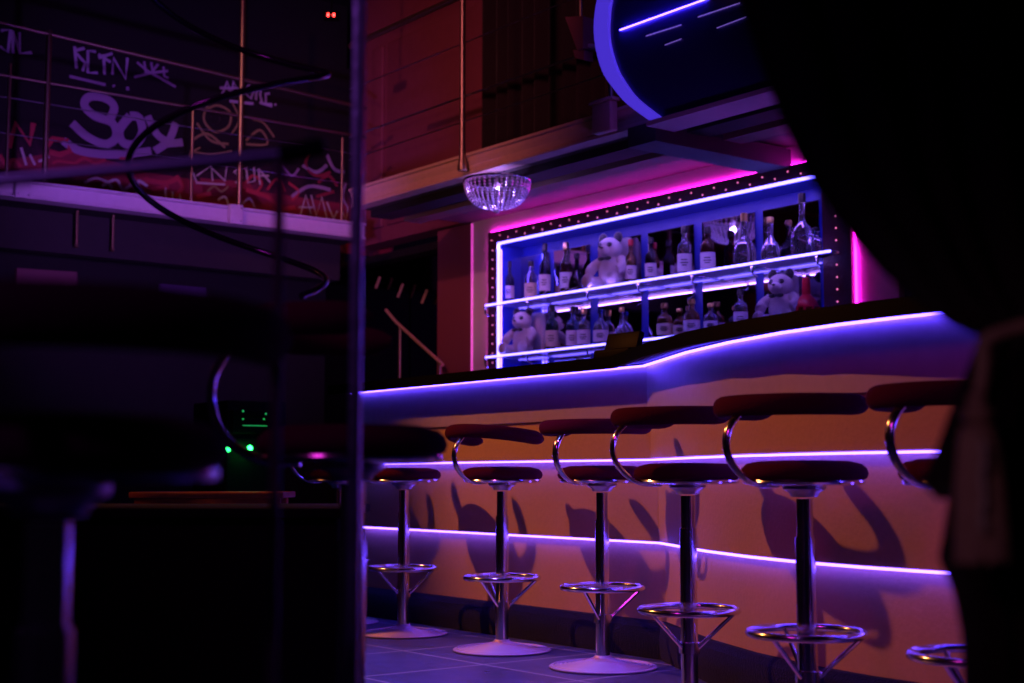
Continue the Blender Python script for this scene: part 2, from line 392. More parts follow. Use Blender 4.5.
# two close, out-of-focus stools
tA = make_stool('blurred dark bar stool closest to the camera at the lower left, red-edged seat', .015, 0, pd=-.072)
tA.location = (onY(50, 478, 1.5).x, 1.5, 0); tA.rotation_euler = (0, 0, math.radians(90))
tB = make_stool('blurred black bar stool seat right beside the steel post, in front of the bar', .05, 0, pd=.03)
tB.location = (onY(352, 478, 2.75).x, 2.75, 0); tB.rotation_euler = (0, 0, 0)

# ================================================================= BACK BAR
VF = 6.35; VI = 6.56
def Uf(px, V=VF, Z=2.3): return UatV(px, V, Z)
uL, uR = Uf(498), Uf(822)            # inner edges at frame plane
oL, oR = Uf(488), Uf(850)
zT, zB, zO = 2.50, 1.50, 2.60
off = (VI, (uL+uR)/2, zB)
bb = thing('back_bar_display', off, 'wall-mounted illuminated bottle display with mirrors and studded dark frame', 'bottle display')
fr = MB().box((VF, oL, zT), (VWW-.001, oR, zO)).box((VF, oL, zB), (VWW-.001, uL, zT)).box((VF, uR, zB), (VWW-.001, oR, zT))
fo = link('frame', fr, mat('dark_maroon_frame', (.10, .02, .05), .4, bump=.4, bscale=50), bb, off, smooth=False)
st = MB()
n = 34
for i in range(n):
    u = oL+(oR-oL)*(i+.5)/n; st.ball((VF-.004, u, (zT+zO)/2+(.014 if i % 2 else -.014)), (.005, .0065, .0065), 1)
for k in range(14):
    z = zT-.04-k*.07
    st.ball((VF-.004, (uL+oL)/2, z), (.005, .006, .0065), 1); st.ball((VF-.004, (uR+oR)/2, z), (.005, .007, .007), 1)
so = link('studs', st, mat('pink_glowing_studs', (.9, .5, .6), .3, emit=(1, .18, .4), es=.8), fo, off); so['kind'] = 'stuff'; so['label'] = 'small pink glowing studs'  # studs carry a weak pink emission
link('backboard', MB().box((VI+.01, uR, zB), (VW-.002, uL, zT)), BLUELIT, bb, off)
link('side_lining', MB().box((VF+.005, uR, zB), (VI+.01, uR+.01, zT)).box((VF+.005, uL-.01, zB), (VI+.01, uL, zT)).box((VF+.005, uR, zT-.01), (VI+.01, uL, zT)), BLUELIT, bb, off)
MP = [(507, 549), (554, 590), (598, 641), (648, 694), (702, 755), (763, 819)]
zmT = zT-.085
for a, b in MP:
    link('mirror_panel', MB().box((VI, UatV(b, VI, 2.3), zB), (VI+.009, UatV(a, VI, 2.3), zmT)), MIRROR, bb, off)
lo = link('light_strip', MB().box((VF-.008, uR, zT-.006), (VF+.006, uL, zT+.010)), LEDW, bb, off)
link('light_strip', MB().box((VF-.008, uL-.016, zB), (VF+.006, uL+.002, zT-.006)), LEDW, bb, off)
link('side_light_strip', MB().box((VF-.008, uL-.05, zB), (VF-.001, uL-.043, zT-.05)), LEDV, bb, off)
# magenta strips hidden behind the frame's outer edge, washing the wall
link('halo_strip', MB().box((VWW-.015, oR, zO+.001), (VWW-.005, oL, zO+.010)), LEDM, bb, off)
link('halo_strip', MB().box((VWW-.015, oL+.001, zB), (VWW-.005, oL+.010, zO)), LEDM, bb, off)
link('halo_strip', MB().box((VWW-.015, oR-.010, zB), (VWW-.005, oR-.001, zO)), LEDM, bb, off)
link('edge_strip', MB().box((VWW-.012, UWa-.012, 1.3), (VWW-.002, UWa-.001, ZM-.01)), led('dim_magenta', (1, .05, .7), .5), bb, off)
# shelves
SZ = [2.045, 1.66]
sh_ext = [(485, 830), (485, 830)]
for k, z in enumerate(SZ):
    a, b = Uf(sh_ext[k][0], VF-.08, z), Uf(sh_ext[k][1], VF-.08, z)
    s = thing('glass_shelf', (VF, (a+b)/2, z), ('upper' if k == 0 else 'lower')+' glowing glass shelf of the bottle display', 'shelf', 'glass shelves')
    so_ = (VF, (a+b)/2, z)
    link('shelf_glass', MB().box((VF-.001, uR+.012, z-.012), (VI-.002, uL-.012, z)).box((VF-.07, b, z-.012), (VF-.002, a, z)), FROST, s, so_, smooth=False)
    link('light_strip', MB().box((VF-.080, b, z-.012), (VF-.0705, a, z+.001)), LEDW, s, so_)
    link('light_strip', MB().box((VI-.03, uR+.02, z-.020), (VI-.022, uL-.02, z-.0125)), led('soft_violet', (.14, .09, 1), 2), s, so_)
    for px in (490, 532, 592, 643, 697, 757, 822):
        u = UatV(px, VF, z)
        br = MB().rbox((VF-.05, u-.012, z-.022), (VI-.003 if 505 < px < 815 else VF-.003, u+.012, z-.0125), .002)
        br.tube([(VF-.045, u, z-.02), (VF-.04, u, z-.06), (VF+.0 if 505 < px < 815 else VF-.02, u, z-.075)], .007, 8)
        link('bracket', br, CHROME, s, so_)

# the light given off by the strips inside the niche
def strip_light(name, p, aimp, e, L):
    l = bpy.data.lights.new(name, 'AREA'); l.shape = 'RECTANGLE'; l.size = L; l.size_y = .01; l.energy = e; l.color = (.36, .17, 1)
    o = bpy.data.objects.new(name, l); COL.objects.link(o); o.location = loc(*p)
    z_ = (loc(*p)-loc(*aimp)).normalized(); x_ = loc(0, 1, 0).normalized(); y_ = z_.cross(x_).normalized()
    o.rotation_euler = Matrix((x_, y_, z_)).transposed().to_euler()
um_ = (uL+uR)/2; LW = uL-uR
strip_light('niche_top_glow', (VF-.012, um_, zT-.02), (6.5, um_, 2.15), 4.5, LW)
strip_light('upper_shelf_glow', (VF-.085, um_, SZ[0]-.02), (6.5, um_, SZ[0]-.25), 2, LW)
strip_light('upper_shelf_upward_glow', (VF-.085, um_, SZ[0]+.01), (6.5, um_, SZ[0]+.25), 1.5, LW)
# ---------------------------------------------------------------- bottles
LABELW = mat('bottle_label', (.62, .58, .62), .6)
LABELC = mat('bottle_label_cream', (.6, .5, .38), .6)
def glass(name, col): return mat('glass_'+name, col, .03, trans=.96, ior=1.45)
GD = glass('dark', (.05, .03, .05)); GC = glass('clear', (.75, .72, .8)); GB = glass('brown', (.25, .08, .03)); GG = glass('green', (.06, .18, .1)); GBL = glass('blue', (.15, .3, .8)); GA = glass('amber', (.55, .2, .05))
REDWAX = mat('red_wax', (.6, .01, .03), .35)
prof = {
 'tall': [(0, 0), (.036, 0), (.039, .006), (.039, .175), (.035, .20), (.018, .225), (.0145, .24), (.0145, .30), (.017, .302), (.017, .315), (0, .315)],
 'round': [(0, 0), (.035, 0), (.052, .02), (.056, .07), (.045, .115), (.020, .15), (.015, .17), (.014, .25), (.018, .252), (.018, .262), (0, .262)],
 'squat': [(0, 0), (.044, 0), (.048, .006), (.048, .11), (.042, .135), (.018, .155), (.016, .165), (.016, .20), (.021, .202), (.021, .212), (0, .212)],
 'long': [(0, 0), (.045, 0), (.060, .01), (.064, .06), (.063, .10), (.052, .145), (.022, .175), (.016, .19), (.015, .29), (.020, .293), (.020, .31), (0, .31)],
 'shoulder': [(0, 0), (.040, 0), (.043, .005), (.043, .15), (.038, .17), (.017, .19), (.015, .205), (.015, .245), (.018, .247), (.018, .257), (0, .257)],
}
capz = {'tall': (.275, .318, .0185), 'round': (.235, .266, .0195), 'squat': (.19, .216, .023), 'long': (.27, .314, .021), 'shoulder': (.225, .262, .02)}
labz = {'tall': (.05, .14), 'round': (.045, .085), 'squat': (.03, .095), 'long': (.04, .095), 'shoulder': (.03, .12)}
CAPD = mat('dark_cap', (.02, .015, .02), .4); CAPG = mat('gold_cap', (.5, .33, .12), .35, 1); CAPR = mat('red_cap', (.5, .02, .03), .4)
def rad_at(pr, z):
    for (r0, z0), (r1, z1) in zip(pr, pr[1:]):
        if z0 <= z <= z1 and z1 > z0: return r0+(r1-r0)*(z-z0)/(z1-z0)
    return .03
def bottle(px, ytop, ybase, kind, g, cap, lab, shelf, label, dV=0):
    z = SZ[shelf]+.0005; V = 6.452+dV
    U = UatV(px, V, z); p = loc(V, U, z)
    want = onV(px, ytop, V)[2]-z
    pr = prof[kind]; sc = max(.75, min(1.3, want/pr[-1][1]))
    t = thing('bottle', (V, U, z), label, 'bottle', 'bottles on the '+('upper' if shelf == 0 else 'lower')+' shelf')
    k = min(sc, 1.1)
    P = [(r*k, zz*sc) for r, zz in pr]
    link('glass_body', MB().lathe(P, 20, cap=False), g, t)
    c0_, c1_, cr = capz[kind]
    link('cap', MB().lathe([(0, c0_*sc), (cr*k, c0_*sc), (cr*k, c1_*sc-.003), (cr*k*.85, c1_*sc+.001), (0, c1_*sc+.001)], 14, cap=False), cap, t)
    if lab:
        a, b = labz[kind]; ra, rb = rad_at(P, a*sc)+.0012, rad_at(P, b*sc)+.0012
        rows = [[(rr*math.cos(q), rr*math.sin(q), zz) for q in [math.radians(140+i*10) for i in range(17)]] for rr, zz in ((ra, a*sc), ((rad_at(P, (a+b)/2*sc)+.0012), (a+b)/2*sc), (rb, b*sc))]
        link('paper_label', MB().grid(rows), lab, t)
        lines = MB()
        for zz, hw in ((.66, 24), (.5, 30), (.36, 20)):
            zq = (a+(b-a)*zz)*sc; rr = rad_at(P, zq)+.0018
            lines.grid([[(rr*math.cos(q), rr*math.sin(q), zq+d) for q in [math.radians(220-hw+i*hw/4) for i in range(9)]] for d in (-.0035, .0035)])
        link('label_print', lines, CAPD, t)
    return t
TOPB = [
 (509, 262, 302, 'tall', GD, CAPD, LABELW, 'dark bottle with pale label, first at the left end of the upper shelf'),
 (531, 262, 298, 'shoulder', GC, CAPD, LABELC, 'clear bottle with wide label, second from the left on the upper shelf'),
 (545, 243, 294, 'tall', GD, CAPD, LABELW, 'tall dark wine-shaped bottle, third from the left on the upper shelf'),
 (566, 243, 291, 'tall', GB, GOLD, LABELW, 'slim brown bottle with pale label just left of the round dark bottle'),
 (577, 254, 289, 'round', GD, CAPD, None, 'round dark unlabelled bottle just left of the upper plush bear'),
 (631, 240, 281, 'tall', GB, CAPR, LABELW, 'dark red bottle just right of the upper plush bear'),
 (651, 238, 277, 'tall', GD, CAPD, LABELW, 'dark bottle behind the blue divider in the middle of the upper shelf'),
 (685, 226, 272, 'shoulder', GC, CAPD, LABELW, 'clear bottle with large white label on the upper shelf, mid-right'),
 (708, 228, 269, 'shoulder', GB, CAPD, LABELW, 'bottle with dark neck right of the white-labelled clear bottle, upper shelf'),
 (745, 214, 264, 'long', GC, CAPG, None, 'clear round-shouldered decanter bottle, fourth mirror from the left'),
 (771, 218, 260, 'round', GC, CAPG, None, 'small round clear bottle behind the left edge of the last mirror'),
 (803, 194, 254, 'long', GC, CAPD, None, 'biggest clear long-necked bottle at the right end of the upper shelf'),
 (817, 228, 252, 'squat', GC, CAPD, None, 'small clear bottle at the far right end of the upper shelf'),
]
for i, (px, a, b, k, g, c, l, lb) in enumerate(TOPB): bottle(px, a, b, k, g, c, l, 0, lb, dV=(.025 if i in (4, 6, 10) else 0) - (.01 if i == 11 else 0) + (.05 if i == 12 else 0))
LOWB = [
 (552, 305, 348, 'shoulder', GG, CAPD, LABELC, 'greenish bottle with cream label right of the lower left plush bear'),
 (573, 308, 347, 'shoulder', GBL, CAPD, LABELW, 'white-topped blue bottle on the lower shelf'),
 (584, 309, 346, 'shoulder', GC, CAPG, LABELW, 'clear bottle with side label next to the blue bottle, lower shelf'),
 (601, 310, 343, 'squat', GC, GBL, LABELW, 'clear bottle with blue cap on the lower shelf'),
 (622, 308, 340, 'round', GC, CAPG, None, 'rounded clear bottle just behind the dark box on the counter'),
 (665, 304, 336, 'squat', GA, CAPG, LABELC, 'amber bottle with tall pale label, first right of the dark box'),
 (680, 309, 335, 'squat', GA, CAPG, LABELC, 'short amber bottle behind its taller neighbour, lower shelf'),
 (692, 300, 335, 'squat', GA, CAPG, LABELW, 'tallest amber square-shouldered bottle with round emblem label'),
 (711, 304, 331, 'squat', GC, CAPG, LABELW, 'pale-labelled bottle right of the blue divider, lower shelf'),
 (741, 290, 326, 'shoulder', GC, CAPD, LABELW, 'single clear bottle with dark cap left of the right plush bear'),
]
for i, (px, a, b, k, g, c, l, lb) in enumerate(LOWB): bottle(px, a, b, k, g, c, l, 1, lb, dV=(.03 if i in (1, 6) else -.005))
# red wax squat bottle
V = 6.45; z = SZ[1]+.0005; U = UatV(807, V, z); hh = onV(807, 277, V)[2]-z
t = thing('bottle', (V, U, z), 'squat liquor bottle dipped in bright red wax, right end of the lower shelf', 'bottle', 'bottles on the lower shelf')
s_ = hh/.24
link('glass_body', MB().lathe([(0, 0), (.055*s_, 0), (.06*s_, .01*s_), (.06*s_, .09*s_), (.045*s_, .12*s_), (.02*s_, .15*s_), (.018*s_, .23*s_), (0, .23*s_)], 24, cap=False), GA, t)
wx = [(.0625*s_, .085*s_), (.0625*s_, .095*s_), (.047*s_, .125*s_), (.022*s_, .152*s_), (.020*s_, .235*s_), (.014*s_, .24*s_), (0, .24*s_)]
wm = MB().lathe(wx, 24, cap=False)
for i in range(9):
    a = i*.7+.2; l_ = random.uniform(.02, .05)*s_
    wm.tube([(.0615*s_*math.cos(a), .0615*s_*math.sin(a), .09*s_), (.0615*s_*math.cos(a), .0615*s_*math.sin(a), .09*s_-l_)], .006*s_, 8)
link('red_wax', wm, REDWAX, t)

# ---------------------------------------------------------------- plush bears
def bear(px, yb, ytop, shelf, label, V=6.44, face=0):
    z = SZ[shelf]+.001; U = UatV(px, V, z); h = onV(px, ytop, V)[2]-z
    t = thing('plush_bear', (V, U, z), label, 'plush toy', 'plush bears among the bottles', )
    t.rotation_euler = (0, 0, A+math.radians(face))
    k = h/.40
    # faces local -X
    def b(*a): return MB().ball(*a)
    body = MB().ball((.01*k, 0, .12*k), (.085*k, .095*k, .12*k), 3)
    link('body', body, PLUSH, t)
    hd = MB().ball((-.01*k, 0, .285*k), (.078*k, .088*k, .075*k), 3).ball((-.075*k, 0, .265*k), (.038*k, .042*k, .032*k), 2)
    head = link('head', hd, PLUSH, t)
    for s in (-1, 1):
        link('ear', b((0, s*.062*k, .355*k), (.025*k, .036*k, .042*k), 2), BPLUSH, head)
        link('eye_patch', b((-.068*k, s*.034*k, .298*k), (.018*k, .024*k, .022*k), 2), BPLUSH, head)
        link('eye', b((-.086*k, s*.030*k, .298*k), (.007*k, .007*k, .007*k), 1), mat('eye', (.3, .3, .35), .1), head)
        link('arm', MB().tube(smooth_pts([(0, s*.08*k, .20*k), (-.03*k, s*.125*k, .16*k), (-.075*k, s*.12*k, .125*k), (-.09*k, s*.11*k, .115*k)], 4), .036*k, 12, radii=[1]*11+[.85, .5]), PLUSH, t)
        lg = link('leg', MB().tube(smooth_pts([(-.01*k, s*.06*k, .05*k), (-.06*k, s*.085*k, .045*k), (-.12*k, s*.10*k, .045*k)], 4), .042*k, 12), PLUSH, t)
        link('foot', b((-.135*k, s*.103*k, .052*k), (.03*k, .048*k, .052*k), 2), PLUSH, lg)
    link('nose', b((-.112*k, 0, .275*k), (.010*k, .015*k, .010*k), 1), BPLUSH, head)
    link('bow_tie', MB().ball((-.078*k, .028*k, .205*k), (.012*k, .03*k, .016*k), 2).ball((-.078*k, -.028*k, .205*k), (.012*k, .03*k, .016*k), 2).ball((-.085*k, 0, .205*k), (.01*k, .01*k, .012*k), 1), BPLUSH, t)
    return t
bear(611, 284, 232, 0, 'white plush bear with black ears sitting in the middle of the upper shelf', V=6.425, face=14)
bear(523, 357, 307, 1, 'white plush bear with black ears at the left end of the lower shelf', V=6.425, face=14)
bear(782, 320, 268, 1, 'white plush bear with black ears near the red wax bottle, lower shelf', V=6.415, face=14)
# pale furry cushions behind the bears
for px, y0, y1, sh, lb in ((544, 312, 355, 1, 'white plush cushion behind the lower left plush bear'), (795, 275, 318, 1, 'white plush cushion behind the right plush bear'), (630, 237, 279, 0, 'white plush cushion behind the upper plush bear')):
    V = 6.53; z = SZ[sh]+.001; h = onV(px, y0, V)[2]-z; u = UatV(px-6, V, z)
    cu = MB().rbox((V-.022, u-.075, z), (V+.022, u+.075, z+h), .02)
    tag(link('plush_cushion', cu, PLUSH, off=(V, u, z)), lb, 'cushion', 'plush cushions behind the bears')
# glass globe next to the upper bear
V = 6.42; z = SZ[0]+.0005; u = UatV(589, V, z)
t = thing('glass_globe', (V, u, z), 'small faceted glass globe in front of the upper plush bear', 'glass ornament')
link('globe', MB().ball((0, 0, .068), .062, 2), GC, t, smooth=False)
link('foot', MB().lathe([(0, 0), (.028, 0), (.026, .006), (.012, .012), (0, .012)], 20, cap=False), CHROME, t)
# dark box on the counter
pB = onY(627, 352, 6.42)
t = thing('till', (pB.x, pB.y, 1.2875), 'black till with tilted screen standing on the bar counter near its corner', 'cash register', room=False, rz=math.radians(38))
link('till_body', MB().rbox((-.10, -.12, 0), (.12, .12, .06), .01), BLACKPLASTIC, t)
sc = MB().rbox((-.015, -.11, 0), (.015, .11, .085), .006)
so = link('screen', sc, BLACKGLOSS, t); so.location = (-.03, 0, .055); so.rotation_euler = (0, math.radians(18), 0)

# ================================================================= DARK MIRROR left of the back bar + rods
off = (VW-.02, UatV(459, VW, 2.0)+1.0, 0)
um = UatV(459, VW-.02, 2)
t = thing('wall_mirror', off, 'large dim mirror on the wall left of the lit shelves, divided in panels', 'mirror')
for k in range(3):
    a = um+.02+k*.72
    link('mirror_panel', MB().box((VW-.0, a, .9), (VW+.045, a+.70, 2.60)), DMIRROR, t, off)
for z0_ in (2.60, .86): link('mirror_frame', MB().box((VW-.005, um, z0_), (VW+.049, um+2.2, z0_+.04)), BLACKPLASTIC, t, off)
# brass handrail before the mirror; slanted rods imitate reflected stool tubes
Vr = 6.25
def rodp(px, py, V=Vr): return Vector(onV(px, py, V))
base = rodp(420, 400)
t = thing('handrail', (base.x, base.y, 0), 'slanting brass handrail descending to the right before the dim mirror', 'handrail')
o_ = (base.x, base.y, 0)
link('rail', MB().tube([rodp(386, 310), rodp(396, 322), rodp(443, 365)], .014, 10), ROD, t, o_)
for px, py in ((400, 326), (440, 362)):
    q = rodp(px, py); link('post', MB().tube([q, (q.x, q.y, 0)], .013, 8), BRASS, t, o_)
for i, (x0, y0, x1, y1, w_, lb) in enumerate(((376, 288, 380, 277, 'r', 'short red-lit slanted rod imitating a reflected stool tube, leftmost beside the chandelier mirror'), (398, 297, 403, 284, 'b', 'slanted brass rod imitating a reflected stool tube, above the top of the handrail'), (422, 303, 427, 290, 'b', 'slanted brass rod imitating a reflected stool tube, middle one right of the handrail top'), (447, 312, 452, 297, 'b', 'slanted brass rod imitating a reflected stool tube, nearest the lit shelves'))):
    a, b = rodp(x0, y0, VW-.06), rodp(x1, y1, VW-.06)
    t = thing('reflected_rod', tuple(a), lb, 'rod', 'slanted rods imitating reflections')
    link('rod', MB().tube([a, b], .012, 8), ROD, t, tuple(a))
    m_ = (a+b)/2
    link('mount', MB().tube([m_, (VW+.0, m_.y, m_.z)], .006, 6), BLACKPLASTIC, t, tuple(a))

# ================================================================= CHANDELIER
pc = onY(497, 195, 9.0); vu = toVU(pc)
cz = onY(497, 181, 9.0).z; R = 33.5/1422*9.0*1.0
t = thing('crystal_chandelier', (vu[0], vu[1], cz), 'half-bowl crystal bead chandelier glowing violet under the gallery', 'chandelier')
link('rim', MB().tube([(R*math.cos(i*math.pi/24), R*math.sin(i*math.pi/24), 0) for i in range(48)], .009, 8, closed=True), CHROME, t)
H = .185
for k in range(36):
    a = 2*math.pi*k/36; mb = MB()
    for j in range(14):
        q = j/13*math.pi/2*.9; rr = R*math.cos(q)**.75; zz = -H*math.sin(q)
        mb.ball((rr*math.cos(a), rr*math.sin(a), zz), .0098 if j < 7 else (.0075 if j < 11 else .005), 1)
    link('bead_strand', mb, CRYSTAL, t, smooth=False)
link('finial', MB().ball((0, 0, -H-.012), .02, 1), CRYSTAL, t)
link('hanging_rod', MB().lathe([(.008, -.02), (.008, ZM-cz-.02), (.06, ZM-cz-.015), (.06, ZM-cz), (0, ZM-cz)], 16), STEEL, t)
link('lamp_bulb', MB().ball((0, 0, -.03), .022, 2), led('bulb_violet', (.35, .18, 1), .8), t)

l = bpy.data.lights.new('chandelier_glow', 'POINT'); l.energy = 2.2; l.color = (.42, .24, 1); l.shadow_soft_size = .02
lo = bpy.data.objects.new('chandelier_glow', l); COL.objects.link(lo); lo.location = loc(vu[0], vu[1], cz-.08)
spot('violet_chandelier_fill', (.3, 6.3, 1.4), tuple(loc(vu[0], vu[1], cz-.08)), (.42, .25, 1), 30, 7, .6, .03)  # outside light added to make the beads sparkle
# ================================================================= RIGHT GALLERY RAILING, DRAPES
zr = 3.84
off = (VR-.045, UatV(462, VR, 3), ZM+.135)
t = thing('gallery_railing', off, 'brass railing with thin cables in front of the maroon gallery wall', 'railing')
upost = UatV(463, VR-.045, 2.9)
o = link('post', MB().tube([(VR-.05, upost, ZM+.03), (VR-.05, upost, 5.15)], .019, 12), BRASS, t, off)
link('post_foot', MB().lathe([(.03, 0), (.034, .01), (.026, .06), (.022, .10), (.021, .16), (.019, .17)], 20, c=(VR-.05, upost, ZM+.02)), BRASS, o, off)
up2 = UatV(612, VR-.045, 2.9)
link('post', MB().tube([(VR-.05, up2, ZM+.03), (VR-.05, up2, 5.15)], .019, 12), BRASS, t, off)
zt = onV(365, 42, VR)[2]
link('top_rail', MB().tube([(VR-.03, UEND, zt), (VR-.03, upost, zt)], .022, 10), BRASS, t, off)
link('top_rail', MB().tube([(VR-.03, upost, zt), (VR-.03, up2, zt)], .022, 10), BRASS, t, off)
for pxy in ((413, 66), (466, 97.5), (371, 132), (375, 153)):
    zz = onV(*pxy, VR)[2]
    link('cable', MB().tube([(VR-.03, UEND, zz), (VR-.03, up2, zz)], .004, 6), STEEL, t, off)
# carved bracket block at the corner of the curved glass
ubk = UatV(606, VR-.05, 2.8)
t = thing('fascia_bracket', (VR-.03, ubk, ZM), 'carved square block on the cream gallery edge beside the curved glass', 'bracket')
link('block', MB().rbox((VR-.09, ubk-.08, ZM-.0), (VR-.031, ubk+.08, ZM+.17), .01).rbox((VR-.10, ubk-.10, ZM+.17), (VR-.031, ubk+.10, ZM+.19), .005), CREAM, t, (VR-.03, ubk, ZM))
# small lamp bracket left of curved glass
pk = Vector(onV(578, 35, VR-.1))
t = thing('spot_bracket', tuple(pk), 'tapered red-brown lamp bracket hanging left of the curved glass rim', 'lamp bracket')
def px_poly(pts, V, th):
    P = [onV(x, y, V) for x, y in pts]; n = len(P)
    vs = [(V, p[1], p[2]) for p in P]+[(V+th, p[1], p[2]) for p in P]
    return MB().add(vs, [tuple(range(n)), tuple(range(n, 2*n))[::-1]]+[(i, (i+1) % n, n+(i+1) % n, n+i) for i in range(n)])
RB = mat('red_brown_metal', (.35, .12, .12), .5, bump=.3, bscale=40)
link('bracket_body', px_poly([(565, 17), (583, 16), (583, 48), (577, 50)], VR-.12, .10), RB, t, tuple(pk), smooth=False)
link('bracket_foot', px_poly([(573, 50), (584, 50), (584, 60), (575, 58)], VR-.10, .07), RB, t, tuple(pk), smooth=False)
link('bracket_pole', MB().tube([Vector(onV(581, 17, VR-.07)), Vector(onV(581, 17, VR-.07))+Vector((0, 0, 1.2))], .014, 10), BRASS, t, tuple(pk))
# arm that joins bracket to the rim
a, b = Vector(onV(584, 45, VR-.07)), Vector(onV(597, 47, VR-.07))
link('bracket_arm', MB().tube([a, b], .014, 8), PALE, t, tuple(pk))

# drapes on the gallery behind the railing
def wavy(u0, u1, V, z0, z1, amp, n, seed=0):
    r = random.Random(seed); rows = []; m = n*8
    ph = r.random()*6
    for z in (z1, (z0+z1)/2, z0):
        rows.append([(V+amp*math.sin(2*math.pi*n*i/m+ph+.5*math.sin(i*.37))*(1 if z > z0 else 1.1), u0+(u1-u0)*i/m, z) for i in range(m+1)])
    return MB().grid(rows)
ua, ubb = UatV(490, VW, 3.2), UatV(640, VW, 3.2)
d = link('black_drape', wavy(ua, ubb-1, VW-.08, ZM+.13, 5.1, .05, 17, 3), BLACKCLOTH, off=(VW-.08, ua, ZM+.13)); tag(d, 'floor-length black pleated drapes on the gallery right of the maroon wall', 'drapes')
md = d.modifiers.new('s', 'SOLIDIFY'); md.thickness = .006
# wall panels (maroon) with raised frames
ue = UatV(365, VW, 3.2)
for i, (a, b) in enumerate(((ua+.08, ua+.42), (ua+.5, ua+1.6), (ua+1.68, ue+.02))):
    o = link('trim_%d' % (10+i), MB().rbox((VW+.07, a, ZM+.25), (VW+.10, b, 4.6), .01), MAROON, kind='structure')

# ================================================================= CURVED GLASS SCREEN with lit rim
VG = 5.16
outl = smooth_pts([onV(x, y, VG) for x, y in [(640, -70), (612, -35), (599, -8), (594, 20), (595, 45), (602, 71), (613, 88), (627, 104), (650, 121)]], 4)
inner = smooth_pts([onV(x, y, VG) for x, y in [(652, -66), (625, -32), (612, -6), (608, 20), (609, 44), (616, 68), (625, 84), (637, 99), (660, 117)]], 4)
br_ = [onV(x, y, VG) for x, y in ((900, 52),)][0]
off = (VG, outl[-1][1], ZM)
t = thing('curved_glass_screen', off, 'big curved dark glass screen with a broad blue-violet lit rim, above the bar', 'glass screen')
mb = MB(); n = len(outl); D = .07
vs = [(VG, p[1], p[2]) for p in outl]+[(VG, p[1], p[2]) for p in inner]+[(VG+D, p[1], p[2]) for p in outl]+[(VG+D, p[1], p[2]) for p in inner]
fs = []
for i in range(n-1):
    fs += [(i, i+1, n+i+1, n+i), (2*n+i, 3*n+i, 3*n+i+1, 2*n+i+1), (i, 2*n+i, 2*n+i+1, i+1), (n+i, n+i+1, 3*n+i+1, 3*n+i)]
fs += [(0, n, 3*n, 2*n), (n-1, 3*n-1, 4*n-1, 2*n-1)]
link('rim', mb.add(vs, fs), mat('violet_lit_acrylic', (.4, .35, .9), .35, emit=(.075, .035, .75), es=.7, bump=.1, bscale=30), t, off)
zc = onV(650, 121, VG)[2]; ur = UatV(900, VG, zc)
gl = [(p[1], p[2]) for p in inner]+[(ur, zc+.0), (ur, inner[0][2])]
n = len(gl); vs = [(VG+.02, g[0], g[1]) for g in gl]+[(VG+.035, g[0], g[1]) for g in gl]
link('glass_panel', MB().add(vs, [tuple(range(n)), tuple(range(n, 2*n))[::-1]]+[(i, (i+1) % n, n+(i+1) % n, n+i) for i in range(n)]), mat('smoked_glass', (.05, .03, .22), .25, spec=.6, trans=.0, bump=.02, bscale=4), t, off, smooth=False)
link('bottom_edge', MB().box((VG-.01, ur, zc-.025), (VG+.20, outl[-1][1]+.02, zc)), PALE, t, off)
for (x0, y0, x1, y1, r, m_) in ((620, 30, 706, -1, .0045, LEDV), (646, 36, 681, 25, .0035, led('faint_violet_reflection', (.3, .16, 1), .35)), (698, 17, 740, 3, .0035, led('faint_violet_reflection', (.3, .16, 1), .35)), (665, 45, 681, 39, .003, led('faint_violet_reflection', (.3, .16, 1), .35)), (717, 28, 746, 17, .003, led('faint_violet_reflection', (.3, .16, 1), .35))):
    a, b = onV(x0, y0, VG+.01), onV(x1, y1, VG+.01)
    link('reflected_strip', MB().tube([a, b], r, 8), m_, t, off)  # glowing tubes imitate the shelf strips reflected in the glass
# flat board below the screen
# ================================================================= LEFT GALLERY RAILING
off = (VatU(45, UL, 3), UL-.03, ZM+.13)
t = thing('gallery_railing', off, 'brass post and cable railing in front of the graffiti wall', 'railing')
UP = UL-.03
for px, py0, r in ((46, 30, .020), (240, -40, .020), (8, 63, .012), (192, 108, .011), (342, 138, .011)):
    v = VatU(px, UP, 3.2); z1 = onU(px, py0, UP)[2]
    link('post', MB().tube([(v, UP, ZM+.13), (v, UP, z1)], r, 10), BRASS, t, off)
zl, zr_ = onU(53, 35, UP)[2], onU(351, 105, UP)[2]; vl, vr_ = VatU(53, UP, 3.7), VatU(351, UP, 3.7)
sl = (zr_-zl)/(vr_-vl)
link('rail', MB().tube([(-3, UP, zl+sl*(-3-vl)), (VLE, UP, zl+sl*(VLE-vl))], .016, 8), BRASS, t, off)
for (x0, y0), r, m_ in ( ((351, 135), .012, BRASS), ((342, 152), .004, STEEL), ((342, 183), .004, STEEL)):
    z1 = onU(x0, y0, UP)[2]
    link('rail' if r > .01 else 'cable', MB().tube([(-3, UP, z1), (VLE, UP, z1)], r, 8), m_, t, off)

